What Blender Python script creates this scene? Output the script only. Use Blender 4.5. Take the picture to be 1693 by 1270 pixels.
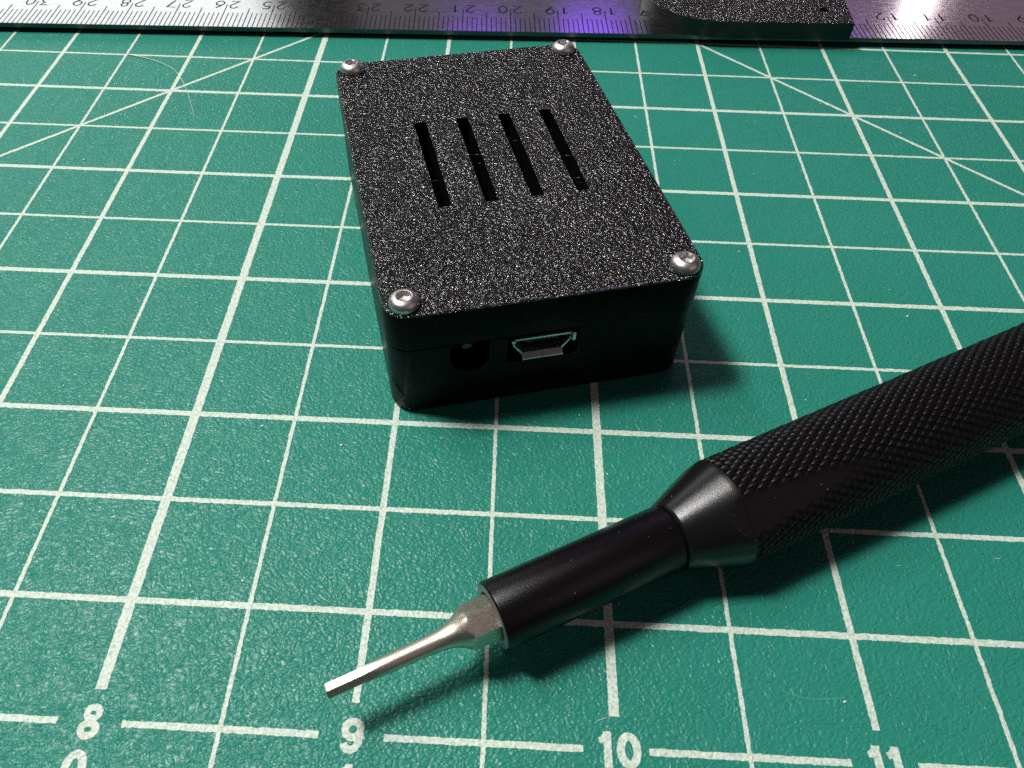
import bpy, bmesh, math, random
import numpy as np
from mathutils import Vector, Matrix, noise

S = 0.001                      # everything below is written in millimetres
R_ = math.radians
scene = bpy.context.scene
for o in list(bpy.data.objects):
    bpy.data.objects.remove(o)
COL = scene.collection

# ------------------------------------------------------------------ camera
cam_d = bpy.data.cameras.new("camera")
cam = bpy.data.objects.new("camera", cam_d)
COL.objects.link(cam)
scene.camera = cam
RX = Vector((0.9987676925889132, 0.048188265467832336, 0.011873807806256662))
RY = Vector((0.044848964411999766, -0.7738971013541074, -0.6317213364347295))
RZ = Vector((-0.02125245001851277, 0.6314753895338371, -0.7751046160237329))
m = Matrix((RX, -RY, -RZ)).transposed().to_4x4()
m.translation = Vector((37.494878524011014, -22.954632478200924, 79.54917035408934)) * S
cam.matrix_world = m
cam_d.sensor_fit = 'HORIZONTAL'
cam_d.sensor_width = 36.0
cam_d.lens = 1315.975824553134 / 1693 * 36.0
cam_d.shift_x = (846.5 - 785.584882147121) / 1693
cam_d.shift_y = (666.8809897703004 - 635) / 1693
cam_d.clip_start = 0.004
cam_d.clip_end = 20.0
cam_d.dof.use_dof = True
cam_d.dof.focus_distance = 0.108
cam_d.dof.aperture_fstop = 110.0

# ------------------------------------------------------------------ light
scene.view_settings.view_transform = 'Standard'
scene.view_settings.look = 'None'
scene.view_settings.exposure = 0.0
scene.view_settings.gamma = 1.0
scene.cycles.use_denoising = False      # the denoiser would wipe out the fine grain and glitter
world = bpy.data.worlds.new("World")
scene.world = world
world.use_nodes = True
world.node_tree.nodes["Background"].inputs[0].default_value = (0.85, 0.74, 0.80, 1)
world.node_tree.nodes["Background"].inputs[1].default_value = 0.035


def area(name, target, az, el, dist, sx, sy, radiance, color, shape='RECTANGLE', roll=0.0, spread=180):
    """az clockwise from +y (away from the camera) towards +x, el above the mat; sizes and distance in mm"""
    d = bpy.data.lights.new(name, 'AREA')
    d.shape = shape
    d.size, d.size_y = sx * S, sy * S
    a = sx * S * sy * S * (math.pi / 4 if shape in ('ELLIPSE', 'DISK') else 1)
    d.energy = radiance * math.pi * a
    d.color = color
    d.spread = R_(spread)
    o = bpy.data.objects.new(name, d)
    COL.objects.link(o)
    v = Vector((math.cos(R_(el)) * math.sin(R_(az)), math.cos(R_(el)) * math.cos(R_(az)), math.sin(R_(el))))
    o.location = (Vector(target) + v * dist) * S
    o.rotation_euler = (v.to_track_quat('Z', 'Y').to_matrix() @ Matrix.Rotation(R_(roll), 3, 'Z')).to_euler()
    return o


MID = (45, 50, 0)
lamp = area("desk_lamp", MID, -59, 60, 900, 480, 86, 30.0, (1.0, 0.985, 0.95))
zl = (lamp.location - Vector(MID) * S).normalized()
xl = Vector((-0.24, 0.57, 0.0))
xl = (xl - zl * xl.dot(zl)).normalized()                # the bar runs away from the viewer along the left of the desk
lamp.rotation_euler = Matrix((xl, zl.cross(xl), zl)).transposed().to_euler()
area("lamp_head", MID, -77, 62, 900, 150, 145, 138.0, (1.0, 0.985, 0.95), 'ELLIPSE')
area("window", (-21, 147, 0), -42, 23, 1000, 866, 316, 1.65, (0.97, 1.0, 0.98))
area("wall_glow", MID, 122, 34, 900, 700, 500, 0.5, (1.0, 0.66, 0.74))
area("ceiling_glow", MID, -15, 64, 1100, 640, 440, 1.5, (1.0, 0.82, 0.82))
area("back_wall", (60, 150, 0), 3, 22, 700, 420, 260, 0.11, (1.0, 0.92, 1.0))
area("far_wall", (123, 150, 0), 30, 22, 600, 330, 170, 0.20, (1.0, 0.66, 0.86))
area("small_lamp", (123, 150, 0), 26, 21, 420, 14, 60, 6.0, (1.0, 0.84, 0.88))
for k, (az, el, r) in enumerate([(-8, 30, 16), (5, 28, 22), (19, 28, 20), (31, 27.5, 26)]):
    area("violet_led", (60, 150, 0), az, el, 330, 46, 20, 3.2, (0.26, 0.07, 1.0), 'ELLIPSE')


# ------------------------------------------------------------------ node helpers
class Mat:
    def __init__(self, name):
        self.m = bpy.data.materials.new(name)
        self.m.use_nodes = True
        self.nt = self.m.node_tree
        self.b = self.nt.nodes["Principled BSDF"]
        tc = self.n('ShaderNodeTexCoord')
        vm = self.n('ShaderNodeVectorMath', operation='SCALE')
        self.l(tc.outputs['Object'], vm.inputs[0])
        vm.inputs['Scale'].default_value = 1000.0
        self.co = vm.outputs[0]              # object coordinates in millimetres

    def n(self, t, **kw):
        x = self.nt.nodes.new(t)
        for k, v in kw.items():
            setattr(x, k, v)
        return x

    def l(self, a, b):
        self.nt.links.new(a, b)

    def set(self, **kw):
        names = dict(base='Base Color', rough='Roughness', metal='Metallic', spec='Specular IOR Level', ior='IOR', coat='Coat Weight', coat_rough='Coat Roughness', aniso='Anisotropic')
        for k, v in kw.items():
            s = self.b.inputs[names[k]]
            if hasattr(v, 'is_linked') or isinstance(v, bpy.types.NodeSocket):
                self.l(v, s)
            else:
                s.default_value = (*v, 1) if isinstance(v, tuple) and len(v) == 3 else v

    def scaled(self, sx, sy, sz, rot=(0, 0, 0)):
        mp = self.n('ShaderNodeMapping')
        mp.inputs['Scale'].default_value = (sx, sy, sz)
        mp.inputs['Rotation'].default_value = rot
        self.l(self.co, mp.inputs[0])
        return mp.outputs[0]

    def noise(self, scale, detail=2, rough=0.5, dist=0.0, co=None):
        x = self.n('ShaderNodeTexNoise')
        x.inputs['Scale'].default_value = scale
        x.inputs['Detail'].default_value = detail
        x.inputs['Roughness'].default_value = rough
        x.inputs['Distortion'].default_value = dist
        self.l(co if co is not None else self.co, x.inputs['Vector'])
        return x.outputs['Fac']

    def voronoi(self, scale, feature='F1', co=None, out='Distance', rand=1.0):
        x = self.n('ShaderNodeTexVoronoi', feature=feature)
        x.inputs['Scale'].default_value = scale
        x.inputs['Randomness'].default_value = rand
        self.l(co if co is not None else self.co, x.inputs['Vector'])
        return x.outputs[out]

    def math(self, op, a, b=None, c=None, clamp=False):
        x = self.n('ShaderNodeMath', operation=op, use_clamp=clamp)
        for i, v in enumerate((a, b, c)):
            if v is None:
                continue
            if isinstance(v, (int, float)):
                x.inputs[i].default_value = v
            else:
                self.l(v, x.inputs[i])
        return x.outputs[0]

    def ramp(self, f, stops):
        x = self.n('ShaderNodeValToRGB')
        e = x.color_ramp.elements
        while len(e) < len(stops):
            e.new(0.5)
        for el, (p, c) in zip(e, stops):
            el.position = p
            el.color = (*c, 1) if isinstance(c, tuple) else (c, c, c, 1)
        self.l(f, x.inputs[0])
        return x.outputs[0]

    def mix(self, f, a, b):
        x = self.n('ShaderNodeMix', data_type='RGBA')
        for s, v in ((x.inputs[0], f), (x.inputs[6], a), (x.inputs[7], b)):
            if isinstance(v, (int, float)):
                s.default_value = v
            elif isinstance(v, tuple):
                s.default_value = (*v, 1)
            else:
                self.l(v, s)
        return x.outputs[2]

    def bump(self, h, dist_mm, strength=1.0, prev=None):
        x = self.n('ShaderNodeBump')
        x.inputs['Strength'].default_value = strength
        x.inputs['Distance'].default_value = dist_mm * S
        self.l(h, x.inputs['Height'])
        if prev is not None:
            self.l(prev, x.inputs['Normal'])
        self.l(x.outputs[0], self.b.inputs['Normal'])
        return x.outputs[0]


def mat_grain(M):
    """wrinkled leather grain of the cutting mat, the same for the rubber and the print on it"""
    warp = M.n('ShaderNodeVectorMath', operation='ADD')
    nz = M.n('ShaderNodeTexNoise')
    nz.inputs['Scale'].default_value = 0.35
    M.l(M.co, nz.inputs['Vector'])
    sc = M.n('ShaderNodeVectorMath', operation='SCALE')
    M.l(nz.outputs['Color'], sc.inputs[0])
    sc.inputs['Scale'].default_value = 2.0
    M.l(M.co, warp.inputs[0])
    M.l(sc.outputs[0], warp.inputs[1])
    mp = M.n('ShaderNodeMapping')
    mp.inputs['Scale'].default_value = (1.0, 1.25, 1.0)
    mp.inputs['Rotation'].default_value = (0, 0, R_(-24))
    M.l(warp.outputs[0], mp.inputs[0])
    a = M.noise(2.1, 1.0, 0.5, 0.5, mp.outputs[0])
    b = M.voronoi(2.3, 'F1', mp.outputs[0])
    h = M.math('SUBTRACT', M.math('MULTIPLY', a, 0.75), M.math('MULTIPLY', b, 0.45))
    wear = M.noise(0.016, 3, 0.55)
    amp = M.math('MULTIPLY_ADD', wear, 0.8, 0.5)
    return M.math('MULTIPLY', h, amp), wear


# rubber of the mat
g = Mat("green_mat_rubber")
h, wear = mat_grain(g)
big = g.noise(0.02, 3, 0.6)
col = g.mix(g.ramp(big, [(0.3, 0.0), (0.7, 1.0)]), (0.018, 0.184, 0.135), (0.022, 0.204, 0.150))
mott = g.noise(1.1, 3, 0.7)
col = g.mix(g.math('MULTIPLY', g.ramp(mott, [(0.62, 0.0), (0.8, 1.0)]), 0.25), col, (0.04, 0.28, 0.21))
g.set(base=col, rough=g.math('MULTIPLY_ADD', wear, 0.12, 0.25), spec=0.20)
g.bump(h, 0.21)
MAT_GREEN = g.m
g = Mat("green_mat_edge")
g.set(base=(0.006, 0.17, 0.105), rough=0.5)
MAT_EDGE = g.m

# print on the mat
g = Mat("cream_mat_print")
h, wear = mat_grain(g)
sp = g.noise(2.6, 3, 0.7)
col = g.mix(g.ramp(sp, [(0.36, 1.0), (0.56, 0.0)]), (0.57, 0.64, 0.56), (0.34, 0.46, 0.38))
g.set(base=col, rough=0.5, spec=0.35)
g.bump(h, 0.14)
PRINT = g.m

# glittering bed-textured top of a printed part
g = Mat("black_textured_plastic")
v1 = g.voronoi(1.95, 'SMOOTH_F1')
n1 = g.noise(2.15, 1.5, 0.55, 0.8)
n2 = g.noise(5.0, 1, 0.5)
h = g.math('ADD', g.math('ADD', v1, g.math('MULTIPLY', n1, 1.3)), g.math('MULTIPLY', n2, 0.35))
lg = g.noise(0.09, 3, 0.65, 0.6)
h = g.math('MULTIPLY', h, g.math('MULTIPLY_ADD', lg, 1.0, 0.5))
g.set(base=(0.008, 0.008, 0.009), rough=g.math('MULTIPLY_ADD', g.noise(0.06, 4, 0.7), 0.10, 0.035), spec=1.0)
g.bump(h, 0.46)
TEXTURED = g.m

# layered walls of a printed part
g = Mat("black_layered_plastic")
wv = g.n('ShaderNodeTexWave', wave_type='BANDS', bands_direction='Z')
wv.inputs['Scale'].default_value = 1.57
wv.inputs['Distortion'].default_value = 0.25
wv.inputs['Detail Scale'].default_value = 0.4
g.l(g.co, wv.inputs['Vector'])
st = g.noise(1.0, 2, 0.5, 0, g.scaled(0.15, 0.15, 3.0))
h = g.math('ADD', g.math('MULTIPLY', wv.outputs['Fac'], 0.5), st)
g.set(base=(0.0035, 0.0035, 0.004), rough=g.math('MULTIPLY_ADD', st, 0.3, 0.18), spec=0.10)
g.bump(h, 0.02)
LAYERED = g.m
g = Mat("satin_layered_plastic")
st = g.noise(1.0, 2, 0.5, 0, g.scaled(0.15, 0.15, 3.0))
g.set(base=(0.008, 0.008, 0.0085), rough=g.math('MULTIPLY_ADD', st, 0.3, 0.16), spec=0.4)
g.bump(st, 0.02)
SATIN = g.m

g = Mat("stainless_steel")
n1 = g.noise(3.0, 3, 0.6)
g.set(base=(0.62, 0.60, 0.57), metal=1.0, rough=g.math('MULTIPLY_ADD', n1, 0.22, 0.26))
g.bump(g.noise(9.0, 2, 0.6), 0.012)
STEEL = g.m

g = Mat("nickel_bit_steel")
n1 = g.noise(5.0, 3, 0.6)
g.set(base=(0.60, 0.55, 0.47), metal=1.0, rough=g.math('MULTIPLY_ADD', n1, 0.2, 0.27))
g.bump(g.noise(12.0, 2, 0.7), 0.014)
NICKEL = g.m

g = Mat("black_anodised_metal")
n1 = g.noise(7.0, 3, 0.7)
g.set(base=(0.004, 0.0035, 0.004), metal=0.0, rough=g.math('MULTIPLY_ADD', n1, 0.18, 0.16), spec=0.24)
g.bump(g.noise(11.0, 2, 0.7), 0.018)
ANODISED = g.m
g = Mat("satin_black_metal")
n1 = g.noise(7.0, 3, 0.7)
g.set(base=(0.006, 0.006, 0.0065), rough=g.math('MULTIPLY_ADD', n1, 0.2, 0.15), spec=0.46)
g.bump(g.noise(9.0, 2, 0.7), 0.010)
CONE = g.m
g = Mat("black_knurled_metal")
n1 = g.noise(4.0, 3, 0.7)
g.set(base=(0.003, 0.0025, 0.003), rough=g.math('MULTIPLY_ADD', n1, 0.25, 0.20), spec=0.2)
g.bump(g.noise(10.0, 2, 0.7), 0.02)
KNURL = g.m
g = Mat("bare_bore_metal")
g.set(base=(0.30, 0.30, 0.29), metal=1.0, rough=0.42)
g.bump(g.noise(10.0, 2, 0.7), 0.02)
BORE = g.m

# ruler
g = Mat("brushed_ruler_steel")
br = g.noise(1.0, 3, 0.6, 0.3, g.scaled(0.12, 2.6, 1.0))
br2 = g.noise(1.0, 3, 0.7, 0, g.scaled(0.5, 0.9, 1.0))
scr = g.noise(1.0, 2, 0.8, 1.2, g.scaled(0.35, 5.0, 1.0, (0, 0, R_(12))))
col = g.mix(g.ramp(br2, [(0.35, 0.0), (0.7, 1.0)]), (0.50, 0.50, 0.52), (0.66, 0.66, 0.66))
g.set(base=col, metal=1.0, rough=g.math('MULTIPLY_ADD', br2, 0.12, 0.08))
h = g.math('ADD', g.math('MULTIPLY', br, 0.5), g.math('MULTIPLY', scr, 0.6))
g.bump(h, 0.007)
RULER = g.m
g = Mat("ruler_cut_edge")
g.set(base=(0.10, 0.12, 0.13), metal=1.0, rough=0.34)
g.bump(g.noise(1.0, 2, 0.5, 0, g.scaled(0.5, 4, 4)), 0.03)
RULER_EDGE = g.m
g = Mat("black_ruler_ink")
g.set(base=(0.008, 0.008, 0.008), rough=g.math('MULTIPLY_ADD', g.noise(3.0), 0.3, 0.45), spec=0.1)
INK = g.m
g = Mat("dark_cork_backing")
g.set(base=(0.03, 0.025, 0.02), rough=0.9)
g.bump(g.noise(1.5, 3, 0.7), 0.2)
CORK = g.m
g = Mat("pale_fibre")
g.set(base=(0.50, 0.62, 0.52), rough=0.5)
FIBRE = g.m
g = Mat("white_lint")
g.set(base=(0.7, 0.72, 0.68), rough=0.7)
LINT = g.m
g = Mat("dark_port_plastic")
g.set(base=(0.012, 0.012, 0.013), rough=0.5)
PORTBLACK = g.m
g = Mat("port_shell_metal")
g.set(base=(0.62, 0.64, 0.62), metal=1.0, rough=g.math('MULTIPLY_ADD', g.noise(4.0), 0.2, 0.3))
SHELL = g.m


# ------------------------------------------------------------------ mesh helpers
def link(name, me, parent=None, loc=(0, 0, 0), rz=0.0):
    o = bpy.data.objects.new(name, me)
    COL.objects.link(o)
    if parent is not None:
        o.parent = parent
    o.location = Vector(loc) * S
    o.rotation_euler = (0, 0, rz)
    return o


def mesh(name, verts, faces, mats, smooth=False, mi=None):
    me = bpy.data.meshes.new(name)
    me.from_pydata([(x * S, y * S, z * S) for x, y, z in verts], [], faces)
    for mt in (mats if isinstance(mats, (list, tuple)) else [mats]):
        me.materials.append(mt)
    if mi is not None:
        me.polygons.foreach_set('material_index', mi)
    if smooth:
        me.polygons.foreach_set('use_smooth', [True] * len(me.polygons))
    me.update()
    return me


def thing(name, label, cat, loc=(0, 0, 0), rz=0.0, group=None):
    o = bpy.data.objects.new(name, None)
    COL.objects.link(o)
    o.empty_display_size = 0.005
    o.location = Vector(loc) * S
    o.rotation_euler = (0, 0, rz)
    o['label'], o['category'] = label, cat
    if group:
        o['group'] = group
    return o


def sharp_by_angle(me, deg=35):
    bm = bmesh.new()
    bm.from_mesh(me)
    for f in bm.faces:
        f.smooth = True
    for e in bm.edges:
        if len(e.link_faces) == 2:
            e.smooth = e.calc_face_angle(0) < R_(deg)
    bm.to_mesh(me)
    bm.free()


def lathe_x(profile, segs=64, cap=False):
    """profile: list of (s, r) turned round the x axis"""
    V, F = [], []
    for s, r in profile:
        for k in range(segs):
            t = 2 * math.pi * k / segs
            V.append((s, r * math.cos(t), r * math.sin(t)))
    n = len(profile)
    for i in range(n - 1):
        for k in range(segs):
            k2 = (k + 1) % segs
            F.append((i * segs + k, (i + 1) * segs + k, (i + 1) * segs + k2, i * segs + k2))
    if cap:
        F.append(tuple(range(segs)))
        F.append(tuple(reversed(range((n - 1) * segs, n * segs))))
    return V, F


def rrect(w, l, r, seg=10, x0=0.0, y0=0.0):
    pts = []
    for cx, cy, a0 in ((w - r, r, -90), (w - r, l - r, 0), (r, l - r, 90), (r, r, 180)):
        for i in range(seg + 1):
            a = R_(a0 + 90 * i / seg)
            pts.append((x0 + cx + r * math.cos(a), y0 + cy + r * math.sin(a)))
    return pts


def loft(rings):
    """rings: list of equally long lists of 3-D points, closed loops; capped at both ends"""
    V, F = [], []
    n = len(rings[0])
    for r in rings:
        V += r
    for i in range(len(rings) - 1):
        for k in range(n):
            k2 = (k + 1) % n
            F.append((i * n + k, i * n + k2, (i + 1) * n + k2, (i + 1) * n + k))
    F.append(tuple(reversed(range(n))))
    F.append(tuple(range((len(rings) - 1) * n, len(rings) * n)))
    return V, F


def prism(pts, z0, z1):
    return loft([[(x, y, z0) for x, y in pts], [(x, y, z1) for x, y in pts]])


def box(x0, x1, y0, y1, z0, z1):
    return prism([(x0, y0), (x1, y0), (x1, y1), (x0, y1)], z0, z1)


def merge(*parts):
    V, F = [], []
    for v, f in parts:
        b = len(V)
        V += v
        F += [tuple(i + b for i in q) for q in f]
    return V, F


def boolean(me, cutters):
    """me minus every (verts, faces) in cutters; returns a new mesh"""
    o = bpy.data.objects.new("work", me)
    COL.objects.link(o)
    tmp = []
    for v, f in cutters:
        c = bpy.data.objects.new("cutter", mesh("cutter", v, f, []))
        COL.objects.link(c)
        tmp.append(c)
        md = o.modifiers.new("b", 'BOOLEAN')
        md.operation, md.solver, md.object = 'DIFFERENCE', 'EXACT', c
    dg = bpy.context.evaluated_depsgraph_get()
    out = bpy.data.meshes.new_from_object(o.evaluated_get(dg))
    for c in tmp:
        md = c.data
        bpy.data.objects.remove(c)
        bpy.data.meshes.remove(md)
    bpy.data.objects.remove(o)
    return out


def ribbon(pts, width, z, closed=False, jit=0.0, rnd=None, lift=0.0):
    """flat stroke along pts; edges jittered like screen print on a grain"""
    P = [Vector((x, y)) for x, y in pts]
    n = len(P)
    V, F = [], []
    jl = jr = 0.0
    for i in range(n):
        a = P[(i - 1) % n] if closed or i else P[i]
        b = P[(i + 1) % n] if closed or i < n - 1 else P[i]
        t = (b - a).normalized()
        nn = Vector((-t.y, t.x))
        if not closed and 0 < i < n - 1:
            t1 = (P[i] - P[i - 1]).normalized()
            c = max(0.6, t1.dot(t))
        else:
            c = 1.0
        w = width / 2 / c
        if jit:
            jl = jl * 0.35 + rnd.gauss(0, jit)
            jr = jr * 0.35 + rnd.gauss(0, jit)
        p, q = P[i] + nn * (w + jl), P[i] - nn * (w + jr)
        zz = z + lift * i / max(1, n)
        V += [(p.x, p.y, zz), (q.x, q.y, zz)]
    for i in range(n if closed else n - 1):
        j = (i + 1) % n
        F.append((2 * i + 1, 2 * j + 1, 2 * j, 2 * i))
    return V, F


def arc(cx, cy, rx, ry, a0, a1, n=20):
    return [(cx + rx * math.cos(R_(a0 + (a1 - a0) * i / n)), cy + ry * math.sin(R_(a0 + (a1 - a0) * i / n))) for i in range(n + 1)]


def densify(pts, step):
    out = []
    for a, b in zip(pts[:-1], pts[1:]):
        a, b = Vector(a), Vector(b)
        k = max(1, int((b - a).length / step))
        out += [tuple(a.lerp(b, i / k)) for i in range(k)]
    return out + [tuple(pts[-1])]


def tube(pts, r, sides=6, rfun=None):
    V, F = [], []
    P = [Vector(p) for p in pts]
    for i, p in enumerate(P):
        t = (P[min(i + 1, len(P) - 1)] - P[max(i - 1, 0)]).normalized()
        a = t.cross(Vector((0, 0, 1)))
        a = a.normalized() if a.length > 1e-6 else Vector((1, 0, 0))
        b = t.cross(a)
        rr = r * (rfun(i / (len(P) - 1)) if rfun else 1)
        for k in range(sides):
            th = 2 * math.pi * k / sides
            V.append(tuple(p + a * (rr * math.cos(th)) + b * (rr * math.sin(th))))
    for i in range(len(P) - 1):
        for k in range(sides):
            k2 = (k + 1) % sides
            F.append((i * sides + k, i * sides + k2, (i + 1) * sides + k2, (i + 1) * sides + k))
    F += [tuple(range(sides)), tuple(reversed(range((len(P) - 1) * sides, len(P) * sides)))]
    return V, F


# ------------------------------------------------------------------ cutting mat (x to the right, y away; x=0 is the line numbered 8)
IN = 25.4
rnd = random.Random(11)
cutting_mat = thing("cutting_mat", "green self-healing cutting mat with cream inch grid under everything else", "cutting mat")
V, F = prism(rrect(640, 470, 12, 8, -230, -40), -2.5, 0.0)
mi = [1] * len(F)
mi[-1] = 0
link("mat_sheet", mesh("mat_sheet", V, F, [MAT_GREEN, MAT_EDGE], mi=mi), cutting_mat)


def grid_line(p, q, w, z):
    L = (Vector(q) - Vector(p)).length
    k = int(L / 0.22)
    pts = [tuple(Vector(p).lerp(Vector(q), i / k)) for i in range(k + 1)]
    v, f = ribbon(pts, w, z, jit=0.024, rnd=rnd)
    link("grid_line", mesh("grid_line", v, f, PRINT), cutting_mat)


GAP = 3.15
TOP = 205.0
for hx in range(-16, 21):                              # half-inch lines running away from the viewer
    x = hx * IN / 2
    if hx % 2 == 0:
        w = {0: 1.15, 4: 1.0}.get(hx, 0.74)
        grid_line((x, GAP), (x, TOP), w, 0.024)
    else:
        grid_line((x, -0.3), (x, TOP), 0.46, 0.024)
        grid_line((x, -25), (x, -0.3), 0.46, 0.024)
for hy in range(1, 17):                                # half-inch lines running across
    y = hy * IN / 2
    w = {1: 0.72, 2: 0.62, 11: 0.62}.get(hy, 0.78 if hy % 2 else 0.50)
    grid_line((-16 * IN / 2, y), (20 * IN / 2, y), w, 0.016)
for k in range(-8, 10):                                # numbered row, broken round each number
    grid_line((k * IN + GAP, 0), ((k + 1) * IN - GAP, 0), 0.66, 0.016)
grid_line((0, 11 * IN / 2), (-8 * IN / 2 * 1.6, (11 - 8 * 1.6) * IN / 2 + 0.0), 0.62, 0.032)
grid_line((3 * IN, 11 * IN / 2), (9.4 * IN, (11 - 12.8) * IN / 2), 0.62, 0.032)


def bold(ch, cx, cy):
    """strokes of a bold sans digit 3.3 mm high, centred at cx, cy: list of (points, width, closed)"""
    if ch == '0':
        st = [(arc(0, 0, 0.73, 1.28, 0, 360, 44)[:-1], 0.72, True)]
    elif ch == '1':
        st = [(densify([(0.22, -1.66), (0.22, 1.66)], 0.1), 0.72, False), (densify([(0.2, 0.98), (-0.55, 0.78)], 0.1), 0.56, False), (densify([(0.12, 1.45), (-0.28, 0.92)], 0.1), 0.42, False)]
    elif ch == '8':
        st = [(arc(0, 0.83, 0.56, 0.54, 0, 360, 36)[:-1], 0.62, True), (arc(0, -0.74, 0.67, 0.61, 0, 360, 36)[:-1], 0.66, True)]
    elif ch == '9':
        st = [(arc(0, 0.58, 0.70, 0.74, 0, 360, 40)[:-1], 0.68, True),
              (densify([(0.70, 0.55), (0.70, -0.15), (0.60, -0.75), (0.38, -1.16), (0.02, -1.31), (-0.36, -1.22), (-0.60, -0.95), (-0.68, -0.72)], 0.12), 0.66, False)]
    elif ch == '7':
        st = [(densify([(-0.9, 1.35), (0.9, 1.35)], 0.1), 0.6, False), (densify([(0.75, 1.2), (0.1, 0.1), (-0.2, -1.66)], 0.1), 0.7, False)]
    elif ch == '2':
        st = [(densify(arc(0, 0.75, 0.68, 0.62, 170, -40, 14) + [(-0.6, -1.1)], 0.12), 0.66, False), (densify([(-0.95, -1.36), (0.98, -1.36)], 0.1), 0.6, False)]
    elif ch == '3':
        st = [(densify(arc(-0.05, 0.78, 0.62, 0.56, 165, -85, 14), 0.12), 0.62, False), (densify(arc(-0.05, -0.72, 0.70, 0.62, 88, -165, 14), 0.12), 0.64, False)]
    return [([(x * 1.06 + cx, y + cy) for x, y in p], w, c) for p, w, c in st]


def mat_number(text, cx, cy):
    adv = 1.82 if text == '11' else 2.25
    parts = []
    for i, ch in enumerate(text):
        off = (i - (len(text) - 1) / 2) * adv
        for j, (p, w, c) in enumerate(bold(ch, cx + off, cy)):
            parts.append(ribbon(p, w * 1.07, 0.030 + 0.003 * (j + i), c, 0.02, rnd))
    v, f = merge(*parts)
    link("printed_number", mesh("printed_number", v, f, PRINT), cutting_mat)


for k, t in ((-1, '7'), (0, '8'), (1, '9'), (2, '10'), (3, '11')):
    mat_number(t, k * IN + 0.1, 0.04)
for k, t in ((0, '0'), (1, '1'), (2, '2'), (3, '3')):
    mat_number(t, k * IN - 0.05, -4.2)

# knife scars and rubbed arcs in the rubber
g = Mat("scuffed_rubber")
g.set(base=(0.045, 0.27, 0.20), rough=0.5, spec=0.3)
g.bump(g.noise(2.5, 2, 0.6), 0.1)
SCUFF = g.m
g = Mat("cut_rubber")
g.set(base=(0.012, 0.13, 0.09), rough=0.5, spec=0.3)
CUT = g.m
rs = random.Random(21)


def scar(pts, w, mat, z=0.010):
    pp = []
    P = [Vector(p) for p in pts]
    for i in range(len(P) - 1):
        p0, p1, p2, p3 = (P[max(0, min(len(P) - 1, i + d))] for d in (-1, 0, 1, 2))
        for k in range(10):
            t = k / 10
            c = 0.5 * ((2 * p1) + (p2 - p0) * t + (2 * p0 - 5 * p1 + 4 * p2 - p3) * t * t + (3 * p1 - p0 - 3 * p2 + p3) * t ** 3)
            pp.append((c.x, c.y))
    pp.append(tuple(P[-1]))
    v, f = ribbon(pp, w, z, jit=0.012, rnd=rs)
    link("knife_scar", mesh("knife_scar", v, f, mat), cutting_mat)


scar([(67.8, 6.6), (70.3, 5.9), (74.0, 6.2)], 0.07, SCUFF)
scar([(75.6, 7.0), (77.3, 8.2), (78.6, 10.2)], 0.06, SCUFF)
scar([(83.4, 11.5), (84.6, 9.0), (85.6, 6.8)], 0.06, SCUFF)
scar([(58.0, 36.0), (58.3, 33.0), (58.9, 30.2)], 0.06, SCUFF)
scar([(-36.8, 103.0), (-34.2, 96.2), (-28.5, 96.8)], 0.09, CUT)
for i in range(16):
    x, y, a, L = rs.uniform(-50, 120), rs.uniform(2, 125), rs.uniform(0, 3.14), rs.uniform(4, 16)
    b = rs.uniform(-0.15, 0.15)
    scar([(x, y), (x + L / 2 * math.cos(a), y + L / 2 * math.sin(a)), (x + L * math.cos(a + b), y + L * math.sin(a + b))], rs.uniform(0.035, 0.06), rs.choice((SCUFF, CUT)), 0.010 + i * 0.0002)
# the torn patch at the far left
parts = []
for i in range(46):
    u = rs.uniform(-1, 1)
    x, y = -34.9 + 2.0 * u, 69.2 + 1.1 * (1 - u * u) * 0.8 + rs.gauss(0, 0.35)
    r = rs.uniform(0.12, 0.36)
    n = 7
    a0 = rs.uniform(0, 6)
    ring = [(x + r * rs.uniform(0.6, 1.2) * 1.4 * math.cos(a0 + 6.283 * k / n), y + r * rs.uniform(0.6, 1.2) * math.sin(a0 + 6.283 * k / n), -0.02) for k in range(n)]
    top = (x + rs.gauss(0, 0.1), y + rs.gauss(0, 0.08), rs.uniform(0.05, 0.2))
    parts.append((ring + [top], [(k, (k + 1) % n, n) for k in range(n)]))
v, f = merge(*parts)
link("torn_patch", mesh("torn_patch", v, f, SCUFF), cutting_mat)['kind'] = "stuff"

# dust, lint and one hair on the mat
rd = random.Random(5)
parts = []
for i in range(150):
    x, y = rd.uniform(-70, 150), rd.uniform(-4, 133)
    s = rd.choice((0.05, 0.06, 0.08, 0.11)) * rd.uniform(0.7, 1.3)
    if rd.random() < 0.3:
        a = rd.uniform(0, 6.28)
        L = rd.uniform(0.3, 1.0)
        parts.append(tube([(x + L * t * math.cos(a) + 0.1 * t * t, y + L * t * math.sin(a), 0.05) for t in (0, 0.5, 1)], 0.028, 4))
    else:
        a = rd.uniform(0, 6.28)
        ca, sa = math.cos(a), math.sin(a)
        q = [(x + s * (ca * u - sa * v), y + s * (sa * u + ca * v)) for u, v in ((-1, -0.6), (1.2, -0.5), (0.7, 0.8), (-0.8, 0.5))]
        parts.append(prism(q, 0.03, 0.03 + s))
v, f = merge(*parts)
lint = link("dust_specks", mesh("dust_specks", v, f, LINT))
lint['label'], lint['category'], lint['kind'] = "tiny white dust specks scattered over the green cutting mat", "dust", "stuff"

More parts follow.
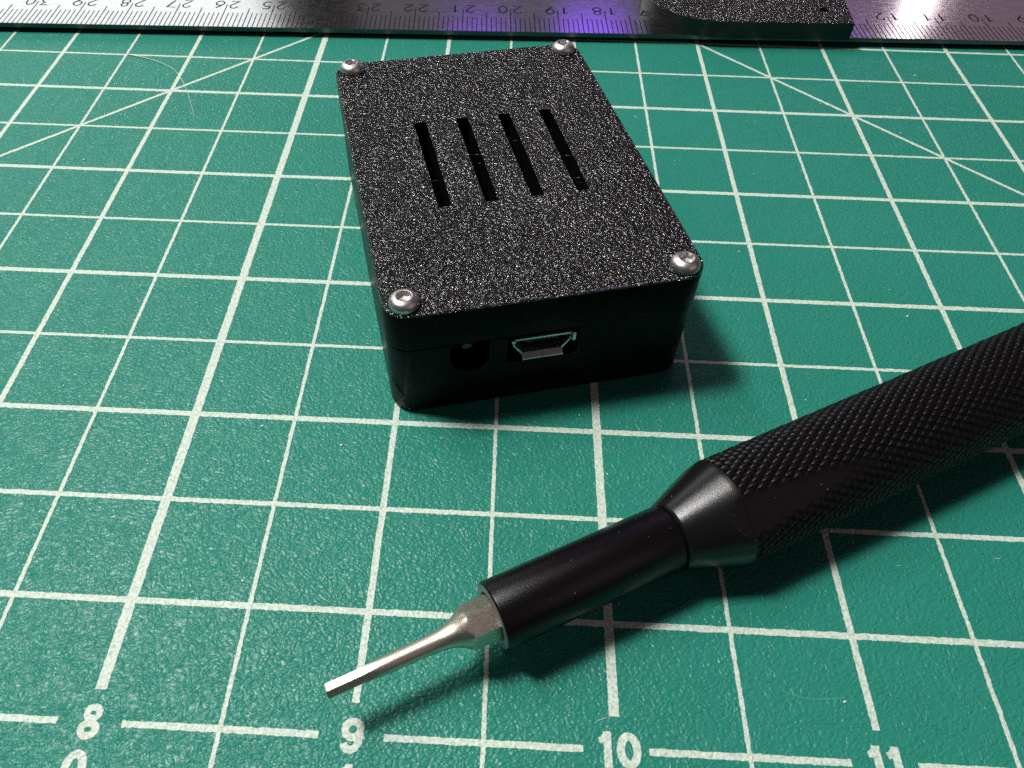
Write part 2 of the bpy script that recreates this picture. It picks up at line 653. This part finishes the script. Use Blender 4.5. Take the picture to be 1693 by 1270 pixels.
hair = [(-37.8, 126.9), (-33.9, 125.7), (-29.7, 123.7), (-26.6, 121.3), (-24.2, 117.7), (-22.0, 113.5), (-19.9, 108.8), (-18.3, 105.0)]
hp = []
for i in range(len(hair) - 1):
    p0, p1, p2, p3 = (Vector(hair[max(0, min(len(hair) - 1, i + d))]) for d in (-1, 0, 1, 2))
    for k in range(8):
        t = k / 8
        c = 0.5 * ((2 * p1) + (p2 - p0) * t + (2 * p0 - 5 * p1 + 4 * p2 - p3) * t * t + (3 * p1 - p0 - 3 * p2 + p3) * t ** 3)
        hp.append((c.x, c.y, 0.13 + 0.05 * math.sin(i * 1.3 + t)))
v, f = tube(hp, 0.085, 6, lambda t: 1 - 0.55 * t)
ho = link("stray_hair", mesh("stray_hair", v, f, FIBRE, True))
ho['label'], ho['category'] = "thin curved pale hair lying on the mat left of the black box", "hair"

# ------------------------------------------------------------------ black printed box
BX, BY, BYAW, BW, BL, BH = 25.169, 39.10, 0.25689, 38.70, 56.71, 17.15
SEAM = 11.45
case = thing("project_box", "black 3D-printed electronics box with vent slots and four corner screws on the mat", "electronics box", (BX, BY, 0), BYAW)


def shell(z_list, r=3.1):
    """rounded box lofted through (z, inset) steps"""
    rings = []
    for z, ins in z_list:
        rings.append([(x, y, z) for x, y in rrect(BW - 2 * ins, BL - 2 * ins, r - ins * 0.6, 12, ins, ins)])
    return loft(rings)


def slot(x0, x1, y0, y1, z0, z1):
    return prism(rrect(x1 - x0, y1 - y0, 0.16, 3, x0, y0), z0, z1)


def front_hole(pts, y0, y1):
    """prism pushed into the front wall: pts are (x, z)"""
    return loft([[(x, y1, z) for x, z in pts], [(x, y0, z) for x, z in pts]])


# base with the port opening and the button opening
v, f = shell([(0.0, 0.55), (0.25, 0.25), (0.55, 0.14), (SEAM - 0.22, 0.14), (SEAM - 0.04, 0.32)])
usb_open = front_hole([(x, z) for x, z in rrect(9.0, 4.6, 0.8, 5, 14.3, 6.9)], -1, 0.7)
usb_bore = front_hole([(14.6, 7.3), (22.95, 7.3), (22.95, 10.9), (14.6, 10.9)], 0.5, 6.0)
btn_open = front_hole([(12.2, 12.5), (7.4, 12.5)] + [(9.8 + 2.4 * math.cos(R_(a)), 8.8 + 2.4 * math.sin(R_(a))) for a in range(180, 361, 15)], -1, 4.5)
me = boolean(mesh("base", v, f, LAYERED), [usb_open, usb_bore, btn_open])
sharp_by_angle(me)
base = link("base", me, case)

# lid with four vent slots and the top of the port opening
v, f = shell([(SEAM + 0.0, 0.22), (SEAM + 0.18, 0.0), (BH - 0.28, 0.0), (BH - 0.08, 0.08), (BH, 0.28)])
cuts = [slot(x, x + 1.72, 18.6, 38.25, SEAM + 0.6, BH + 1) for x in (9.5, 15.58, 21.66, 27.75)]
cuts.append(front_hole([(x, z) for x, z in rrect(9.0, 4.6, 0.8, 5, 14.3, 6.9)], -1, 0.7))
cuts += [loft([[(x + 1.15 * math.cos(R_(a)), y + 1.15 * math.sin(R_(a)), z) for a in range(0, 360, 20)] for z in (BH - 1.4, BH + 1)]) for x in (2.6, 36.1) for y in (2.15, 54.5)]
me = boolean(mesh("lid", v, f, [LAYERED, TEXTURED]), cuts)
sharp_by_angle(me)
for p in me.polygons:
    if p.normal.z > 0.25 and p.center.z > (BH - 0.35) * S:
        p.material_index = 1
lid = link("lid", me, case)

# micro USB socket
outer = [(15.25, 10.50), (22.35, 10.50), (22.55, 10.15), (22.45, 9.45), (21.35, 7.78), (16.25, 7.78), (15.15, 9.45), (15.05, 10.15)]
cxm, czm = 18.8, 9.2
inner = [(cxm + (x - cxm) * 0.935, czm + (z - czm) * 0.80) for x, z in outer]
y0, y1 = 0.35, 5.2
V = [(x, y0, z) for x, z in outer] + [(x, y0, z) for x, z in inner] + [(x, y1, z) for x, z in outer] + [(x, y1, z) for x, z in inner]
F = []
n = 8
for k in range(n):
    j = (k + 1) % n
    F += [(k, j, n + j, n + k), (2 * n + k, 2 * n + j, j, k), (n + k, n + j, 3 * n + j, 3 * n + k)]
port = link("usb_port", mesh("usb_port", V, F, SHELL), case)
v, f = box(16.15, 18.78, -0.25, 0.9, 7.50, 7.76)
v2, f2 = box(18.84, 21.45, -0.25, 0.9, 7.50, 7.76)
# folded lip along the bottom, split in the middle
lipv = lambda xa, xb: loft([[(xa, 0.34, 7.80), (xa, 0.34, 7.98), (xa, -0.30, 7.62), (xa, -0.30, 7.44)], [(xb, 0.34, 7.80), (xb, 0.34, 7.98), (xb, -0.30, 7.62), (xb, -0.30, 7.44)]])
v, f = merge(lipv(16.25, 18.77), lipv(18.85, 21.40))
link("port_lip", mesh("port_lip", v, f, SHELL), port)
v, f = merge(loft([[(15.0, 0.30, 10.2), (15.0, 0.30, 10.75), (14.8, -0.2, 10.85), (14.8, -0.2, 10.5)], [(15.35, 0.30, 10.2), (15.35, 0.30, 10.75), (15.3, -0.2, 10.85), (15.3, -0.2, 10.5)]]),
             loft([[(22.3, 0.30, 9.6), (22.3, 0.30, 10.75), (22.4, -0.2, 10.85), (22.4, -0.2, 9.6)], [(22.6, 0.30, 9.6), (22.6, 0.30, 10.75), (22.8, -0.2, 10.85), (22.8, -0.2, 9.6)]]))
link("port_flare", mesh("port_flare", v, f, SHELL), port)
v, f = box(16.7, 20.9, 1.0, 5.1, 9.15, 9.75)
link("contact_tongue", mesh("contact_tongue", v, f, PORTBLACK), port)
v, f = box(15.3, 22.3, 5.05, 5.3, 7.9, 10.4)
link("port_back", mesh("port_back", v, f, PORTBLACK), port)
# reset button behind the round-bottomed opening
v, f = box(8.0, 11.6, 3.4, 4.45, 7.2, 10.9)
v2, f2 = lathe_x([(0.0, 0.95), (0.75, 0.95), (0.9, 0.8), (0.9, 0.001)], 24)
v2 = [(9.9 + y * 0.8, 3.4 - s, 8.3 + z * 0.5) for s, y, z in v2]
btn = link("reset_button", mesh("reset_button", v, f, PORTBLACK), case)
link("button_cap", mesh("button_cap", v2, f2, BORE), btn)


# button-head screws
def screw_mesh():
    V, F = [], []
    N = 48
    rings = []

    def ring(fn, z):
        b = len(V)
        for k in range(N):
            t = 2 * math.pi * k / N
            r = fn(t)
            V.append((r * math.cos(t), r * math.sin(t), z if not callable(z) else z(t)))
        rings.append(b)
    hexr = lambda af: (lambda t: af / 2 / math.cos(((t + math.pi / 6) % (math.pi / 3)) - math.pi / 6))
    ring(lambda t: 1.0, -1.3)
    ring(lambda t: 1.0, 0.02)
    ring(lambda t: 1.70, 0.02)
    ring(lambda t: 1.80, 0.10)
    for a in (8, 20, 32, 44, 56, 68):
        ring(lambda t: 0.86 + 0.96 * math.cos(R_(a)) ** 1.0, 0.18 + 1.02 * math.sin(R_(a)))
    ring(lambda t: 0.98, 1.23)
    ring(lambda t: 0.90, 1.22)
    ring(hexr(1.44), 1.05)
    ring(hexr(1.38), 0.60)
    ring(lambda t: 0.25, 0.52)
    for a, b in zip(rings[:-1], rings[1:]):
        for k in range(N):
            k2 = (k + 1) % N
            F.append((a + k, a + k2, b + k2, b + k))
    F.append(tuple(rings[-1] + k for k in range(N)))
    F.append(tuple(rings[0] + k for k in reversed(range(N))))
    me = mesh("corner_screw", V, F, STEEL)
    sharp_by_angle(me, 28)
    return me


sm = screw_mesh()
for (x, y, a) in ((2.6, 2.15, 0.2), (36.1, 2.15, 0.75), (36.1, 54.5, 0.45), (2.6, 54.5, 0.1)):
    link("corner_screw", sm, case, (x, y, BH - 0.01), a)
# whiskers of plastic in the slots and at the near left corner
rw = random.Random(3)
parts = []
for x, y, L in ((9.6, 25.8, 1.0), (16.2, 30.6, 1.2), (16.4, 28.5, 0.8), (28.6, 28.0, 0.9), (28.2, 22.8, 1.3), (28.5, 21.6, 1.5), (28.4, 19.0, 1.3), (22.6, 33, 0.7)):
    parts.append(tube([(x + L * t, y + 0.25 * math.sin(3.1 * t) + rw.uniform(-0.08, 0.08), BH - 1.1 - 0.5 * t * (1 - t)) for t in (0, 0.25, 0.5, 0.75, 1)], 0.018, 4))
corner = lambda a, z, o=0.0: (3.1 + (3.02 + o) * math.cos(R_(a)), 3.1 + (3.02 + o) * math.sin(R_(a)), z)
for a0, a1, z0, z1 in ((196, 262, 14.9, 13.7), (196, 240, 14.3, 13.6), (205, 250, 12.3, 11.75), (196, 235, 4.9, 2.9), (206, 236, 3.6, 2.3), (236, 240, 2.3, 2.9), (214, 238, 2.6, 1.5), (228, 240, 1.6, 0.9), (244, 250, 0.9, 0.4)):
    parts.append(tube([corner(a0 + (a1 - a0) * t, z0 + (z1 - z0) * t + 0.15 * math.sin(3 * t)) for t in (0, 0.25, 0.5, 0.75, 1)], 0.045, 4))
v, f = merge(*parts)
wk = link("plastic_whiskers", mesh("plastic_whiskers", v, f, BORE), case)
wk['kind'] = "stuff"

# ------------------------------------------------------------------ screwdriver: axis along local x, s measured from the same origin as the fit
DX, DY, DYAW, RH, RB = 48.7456, 15.7026, 0.49637, 6.063, 3.541
driver = thing("precision_screwdriver", "black knurled precision screwdriver with a silver hex bit lying on the mat", "screwdriver", (DX, DY, RH + 0.02), DYAW)

# knurled handle as real relief
s0, s1, ds, NT = 15.3, 92.0, 0.125, 330
ns = int((s1 - s0) / ds) + 1
ss = np.linspace(s0, s1, ns)[:, None]
tt = (np.arange(NT) / NT * 2 * math.pi)[None, :]
NK = 38
kk = NK * math.tan(R_(30)) / RH
tri = lambda p: np.abs(((p / (2 * math.pi)) % 1.0) * 2 - 1)        # 1 at a groove, 0 at a crest
g1 = tri(NK * tt + kk * ss)
g2 = tri(NK * tt - kk * ss)
w = np.clip((np.maximum(g1, g2) - 0.60) / 0.32, 0, 1)
rr = RH + 0.02 - 0.24 * w - 0.03 * np.maximum(g1, g2)
th_f = math.atan2(0.80, -0.604)
cell = np.random.RandomState(4)
ia = np.floor((NK * tt + kk * ss) / (2 * math.pi)).astype(int) % 997
ib = np.floor((NK * tt - kk * ss) / (2 * math.pi)).astype(int) % 991
table = cell.rand(997)
rr = rr - 0.055 * table[(ia * 31 + ib * 17) % 997] - 0.012 * cell.rand(ns, NT)
for thf, on in ((th_f, 1), (th_f + math.pi * 2 / 3, 1), (th_f - math.pi * 2 / 3, 1)):
    D = 5.50 + (ss - s0) * (RH - 5.50) / 20.5
    c = np.cos(tt - thf)
    rf = np.where(c > 0.3, D / np.maximum(c, 0.3), 99)
    rr = np.minimum(rr, rf)
end = np.clip((ss - s0) / 0.3, 0, 1)
rr = np.minimum(rr, 6.02 + 0.1 * end)
co = np.stack(np.broadcast_arrays(ss + 0 * tt, rr * np.cos(tt), rr * np.sin(tt)), -1).reshape(-1, 3)
i = np.arange(ns - 1)[:, None] * NT
k = np.arange(NT)[None, :]
k2 = (k + 1) % NT
quads = np.stack([(i + k), (i + NT + k), (i + NT + k2), (i + k2)], -1).reshape(-1, 4)
me = bpy.data.meshes.new("handle")
nv, nf = len(co), len(quads)
me.vertices.add(nv)
me.vertices.foreach_set('co', (co * S).astype(np.float32).ravel())
me.loops.add(nf * 4)
me.loops.foreach_set('vertex_index', quads.ravel().astype(np.int32))
me.polygons.add(nf)
me.polygons.foreach_set('loop_start', (np.arange(nf) * 4).astype(np.int32))
me.polygons.foreach_set('loop_total', np.full(nf, 4, np.int32))
me.materials.append(KNURL)
me.update(calc_edges=True)
me.validate()
handle = link("handle", me, driver)
v, f = lathe_x([(91.9, 5.7), (93.5, 5.6), (94.2, 4.9), (94.2, 0.001)], 48)
link("end_cap", mesh("end_cap", v, f, ANODISED, True), driver)

# nose cone, cut by the same flats as the grip
CN = 180
V, F, MI = [], [], []
crow = [(9.02, 3.2), (9.05, 3.60), (9.25, 3.78)] + [(9.25 + (15.15 - 9.25) * q / 26, 3.78 + (6.0 - 3.78) * q / 26) for q in range(1, 27)] + [(15.42, 6.06), (15.7, 5.1)]
cut = []
for s_, r_ in crow:
    for k in range(CN):
        t = 2 * math.pi * k / CN
        r, c_ = r_, 0
        for thf in (th_f, th_f + math.pi * 2 / 3, th_f - math.pi * 2 / 3):
            D = 5.50 + (s_ - s0) * (RH - 5.50) / 20.5
            c = math.cos(t - thf)
            if c > 0.3 and D / c < r - 1e-6:
                r, c_ = D / c, 1
        V.append((s_, r * math.cos(t), r * math.sin(t)))
        cut.append(c_)
for a in range(len(crow) - 1):
    for k in range(CN):
        k2 = (k + 1) % CN
        q = (a * CN + k, (a + 1) * CN + k, (a + 1) * CN + k2, a * CN + k2)
        F.append(q)
        MI.append(1 if sum(cut[x] for x in q) >= 3 else 0)
me = mesh("nose_cone", V, F, [CONE, KNURL], mi=MI)
sharp_by_angle(me, 12)
link("nose_cone", me, driver)
# collar
v, f = lathe_x([(9.3, 3.2), (9.0, 3.3), (8.86, 3.40), (8.62, RB), (-11.45, RB), (-11.60, RB - 0.05), (-11.70, RB - 0.2)], 96)
me = mesh("collar", v, f, ANODISED)
sharp_by_angle(me, 40)
collar = link("collar", me, driver)
v, f = lathe_x([(-11.70, RB - 0.2), (-11.72, 2.62), (-11.4, 2.45), (-6.0, 2.45), (-6.0, 0.001)], 72)
me = mesh("collar_rim", v, f, BORE)
sharp_by_angle(me, 30)
link("collar_rim", me, collar)

# lint caught on the driver
rl = random.Random(8)
parts = []
for i in range(34):
    sx = rl.uniform(-11, 60)
    t = rl.uniform(0.9, 2.9)
    r = (RB if sx < 8.8 else (3.8 + (sx - 9.2) * 0.377 if sx < 15.2 else RH)) + 0.02
    e = rl.uniform(0.02, 0.05)
    c = Vector((sx, r * math.cos(t), r * math.sin(t)))
    parts.append(([tuple(c + Vector(d) * e) for d in ((-1, -0.7, 0), (1.1, -0.5, 0), (0.1, 0.9, 0), (0, 0, 1.0))], [(0, 2, 1), (0, 1, 3), (1, 2, 3), (2, 0, 3)]))
v, f = merge(*parts)
link("caught_lint", mesh("caught_lint", v, f, LINT), driver)['kind'] = "stuff"

# hex bit: shank with round neck and small hex tip
NB = 72
prof = []       # (s, mix of hexagon 0..1, radius or half across-flats)
hexf = lambda t, ap: ap / math.cos(((t + math.pi / 6) % (math.pi / 3)) - math.pi / 6)
B_AF = 1.98
rows = []


def bit_row(s, fn):
    rows.append([(s, fn(2 * math.pi * k / NB) * math.cos(2 * math.pi * k / NB - 0.14), fn(2 * math.pi * k / NB) * math.sin(2 * math.pi * k / NB - 0.14)) for k in range(NB)])


bit_row(-6.2, lambda t: hexf(t, B_AF))
bit_row(-14.0, lambda t: hexf(t, B_AF))
for s, r in ((-14.45, 2.24), (-14.75, 2.02), (-15.1, 1.80), (-15.6, 1.50), (-16.1, 1.27), (-16.7, 1.12), (-17.4, 1.02), (-18.3, 0.96), (-20.0, 0.91), (-22.0, 0.88), (-23.6, 0.86)):
    bit_row(s, (lambda r: (lambda t: min(r, hexf(t, B_AF))))(r))
for s, q in ((-24.4, 0.77), (-25.3, 0.71), (-28.62, 0.70), (-28.75, 0.64)):
    bit_row(s, (lambda q: (lambda t: min(0.86, hexf(t + 0.54, q))))(q))
v, f = loft(rows)
f = [tuple(reversed(q)) for q in f]
me = mesh("bit", v, f, NICKEL)
sharp_by_angle(me, 17)
link("hex_bit", me, driver)

# ------------------------------------------------------------------ steel ruler; local x grows to the right, local y away, marks count leftwards
UC = 9.946
RYAW = math.atan2(0.0355589, 0.99936758)
ruler = thing("steel_ruler", "steel metric ruler lying upside down along the top of the mat", "ruler", (236.739, 145.173, 0), RYAW)
ZT, ZB = 1.9, 1.05
v, f = loft([[(x, y, z) for x, y in [(-345, 0), (25, 0), (25, 31), (-345, 31)]] for z in (ZB, ZT - 0.06)] + [[(x, y, ZT) for x, y in [(-344.94, 0.06), (24.94, 0.06), (24.94, 30.94), (-344.94, 30.94)]]])
link("ruler_blade", mesh("ruler_blade", v, f, [RULER, RULER_EDGE], mi=[0 if k >= 4 else 1 for k in range(len(f) - 2)] + [1, 0]), ruler)
v, f = box(-342, 22, 2.6, 28.5, 0.0, ZB)
link("cork_backing", mesh("cork_backing", v, f, CORK), ruler)
parts = []
for mm in range(75, 332):
    if mm % 10 == 0:
        L = 9.75
    elif mm % 5 == 0:
        L = 8.1
    else:
        L = 6.05
    x = -mm * UC / 10
    parts.append(ribbon([(x, 0.10), (x, L)], 0.19 if mm % 5 else 0.21, ZT + 0.012))
v, f = merge(*parts)
tk = link("millimetre_marks", mesh("millimetre_marks", v, f, INK), ruler)
tk['kind'] = "stuff"

THIN = {
    '0': [(arc(0.65, 1.3, 0.6, 1.25, 90, 450, 28), True)],
    '1': [([(0.2, 2.0), (0.75, 2.55), (0.75, 0.0)], False)],
    '2': [(arc(0.65, 1.85, 0.58, 0.70, 170, -35, 14) + [(0.05, 0.0), (1.3, 0.0)], False)],
    '3': [([(0.1, 2.55), (1.2, 2.55), (0.6, 1.6)] + arc(0.6, 0.8, 0.62, 0.80, 80, -150, 14), False)],
    '4': [([(1.05, 0.0), (1.05, 2.55), (0.0, 0.75), (1.4, 0.75)], False)],
    '5': [([(1.2, 2.55), (0.25, 2.55), (0.15, 1.45)] + arc(0.6, 0.82, 0.64, 0.82, 100, -150, 14), False)],
    '6': [([(1.05, 2.55), (0.35, 1.6)] + arc(0.65, 0.8, 0.62, 0.8, 150, -210, 22), False)],
    '7': [([(0.05, 2.55), (1.3, 2.55), (0.45, 0.0)], False)],
    '8': [(arc(0.65, 1.93, 0.50, 0.60, 0, 360, 20), True), (arc(0.65, 0.68, 0.62, 0.68, 0, 360, 22), True)],
    '9': [(arc(0.65, 1.75, 0.62, 0.8, 0, 360, 22), True), ([(1.24, 1.6), (0.95, 0.9), (0.3, 0.0)], False)],
}
for cm in range(8, 33):
    parts = []
    for i, ch in enumerate(str(cm)):
        ox = (-2.15, 0.62)[i] if cm > 9 else 0.5
        for st, closed in THIN[ch]:
            # upside down for the viewer: turn half round about the mark
            pts = [(-cm * UC - (ox * 1.12 + x * 1.35), 11.25 - y * 1.22) for x, y in st]
            parts.append(ribbon(pts[:-1] if closed else pts, 0.30, ZT + 0.018, closed))
    v, f = merge(*parts)
    link("printed_number", mesh("printed_number", v, f, INK), ruler)

# ------------------------------------------------------------------ black printed plate on the ruler
pts = [(-130.5, -1.1)]
pts += [(-129.3, 12.0), (-128.6, 24.0), (-157, 27)]
pts += arc(-157, 13, 14.05, 14.05, 90, 270, 40)
pts = [pts[0]] + pts[1:3] + pts[4:]
plate = thing("printed_plate", "black 3D-printed plate with one rounded end lying across the ruler", "plate", (236.739, 145.173, 0), RYAW)
# (the outline runs anticlockwise from the near right corner)
v, f = loft([[(x, y, z) for x, y in pts] for z in (ZT + 0.03, 5.22)] + [[(-148 + (x + 148) * 0.993, 12 + (y - 12) * 0.985, 5.36) for x, y in pts]])
hole = loft([[(-135.3 + 0.85 * math.cos(R_(a)), 4.5 + 0.85 * math.sin(R_(a)), z) for a in range(0, 360, 18)] for z in (ZT + 0.6, 7)])
me = boolean(mesh("plate_body", v, f, [SATIN, TEXTURED]), [hole])
sharp_by_angle(me)
for p in me.polygons:
    if p.normal.z > 0.3 and p.center.z > 5.1 * S:
        p.material_index = 1
link("plate_body", me, plate)
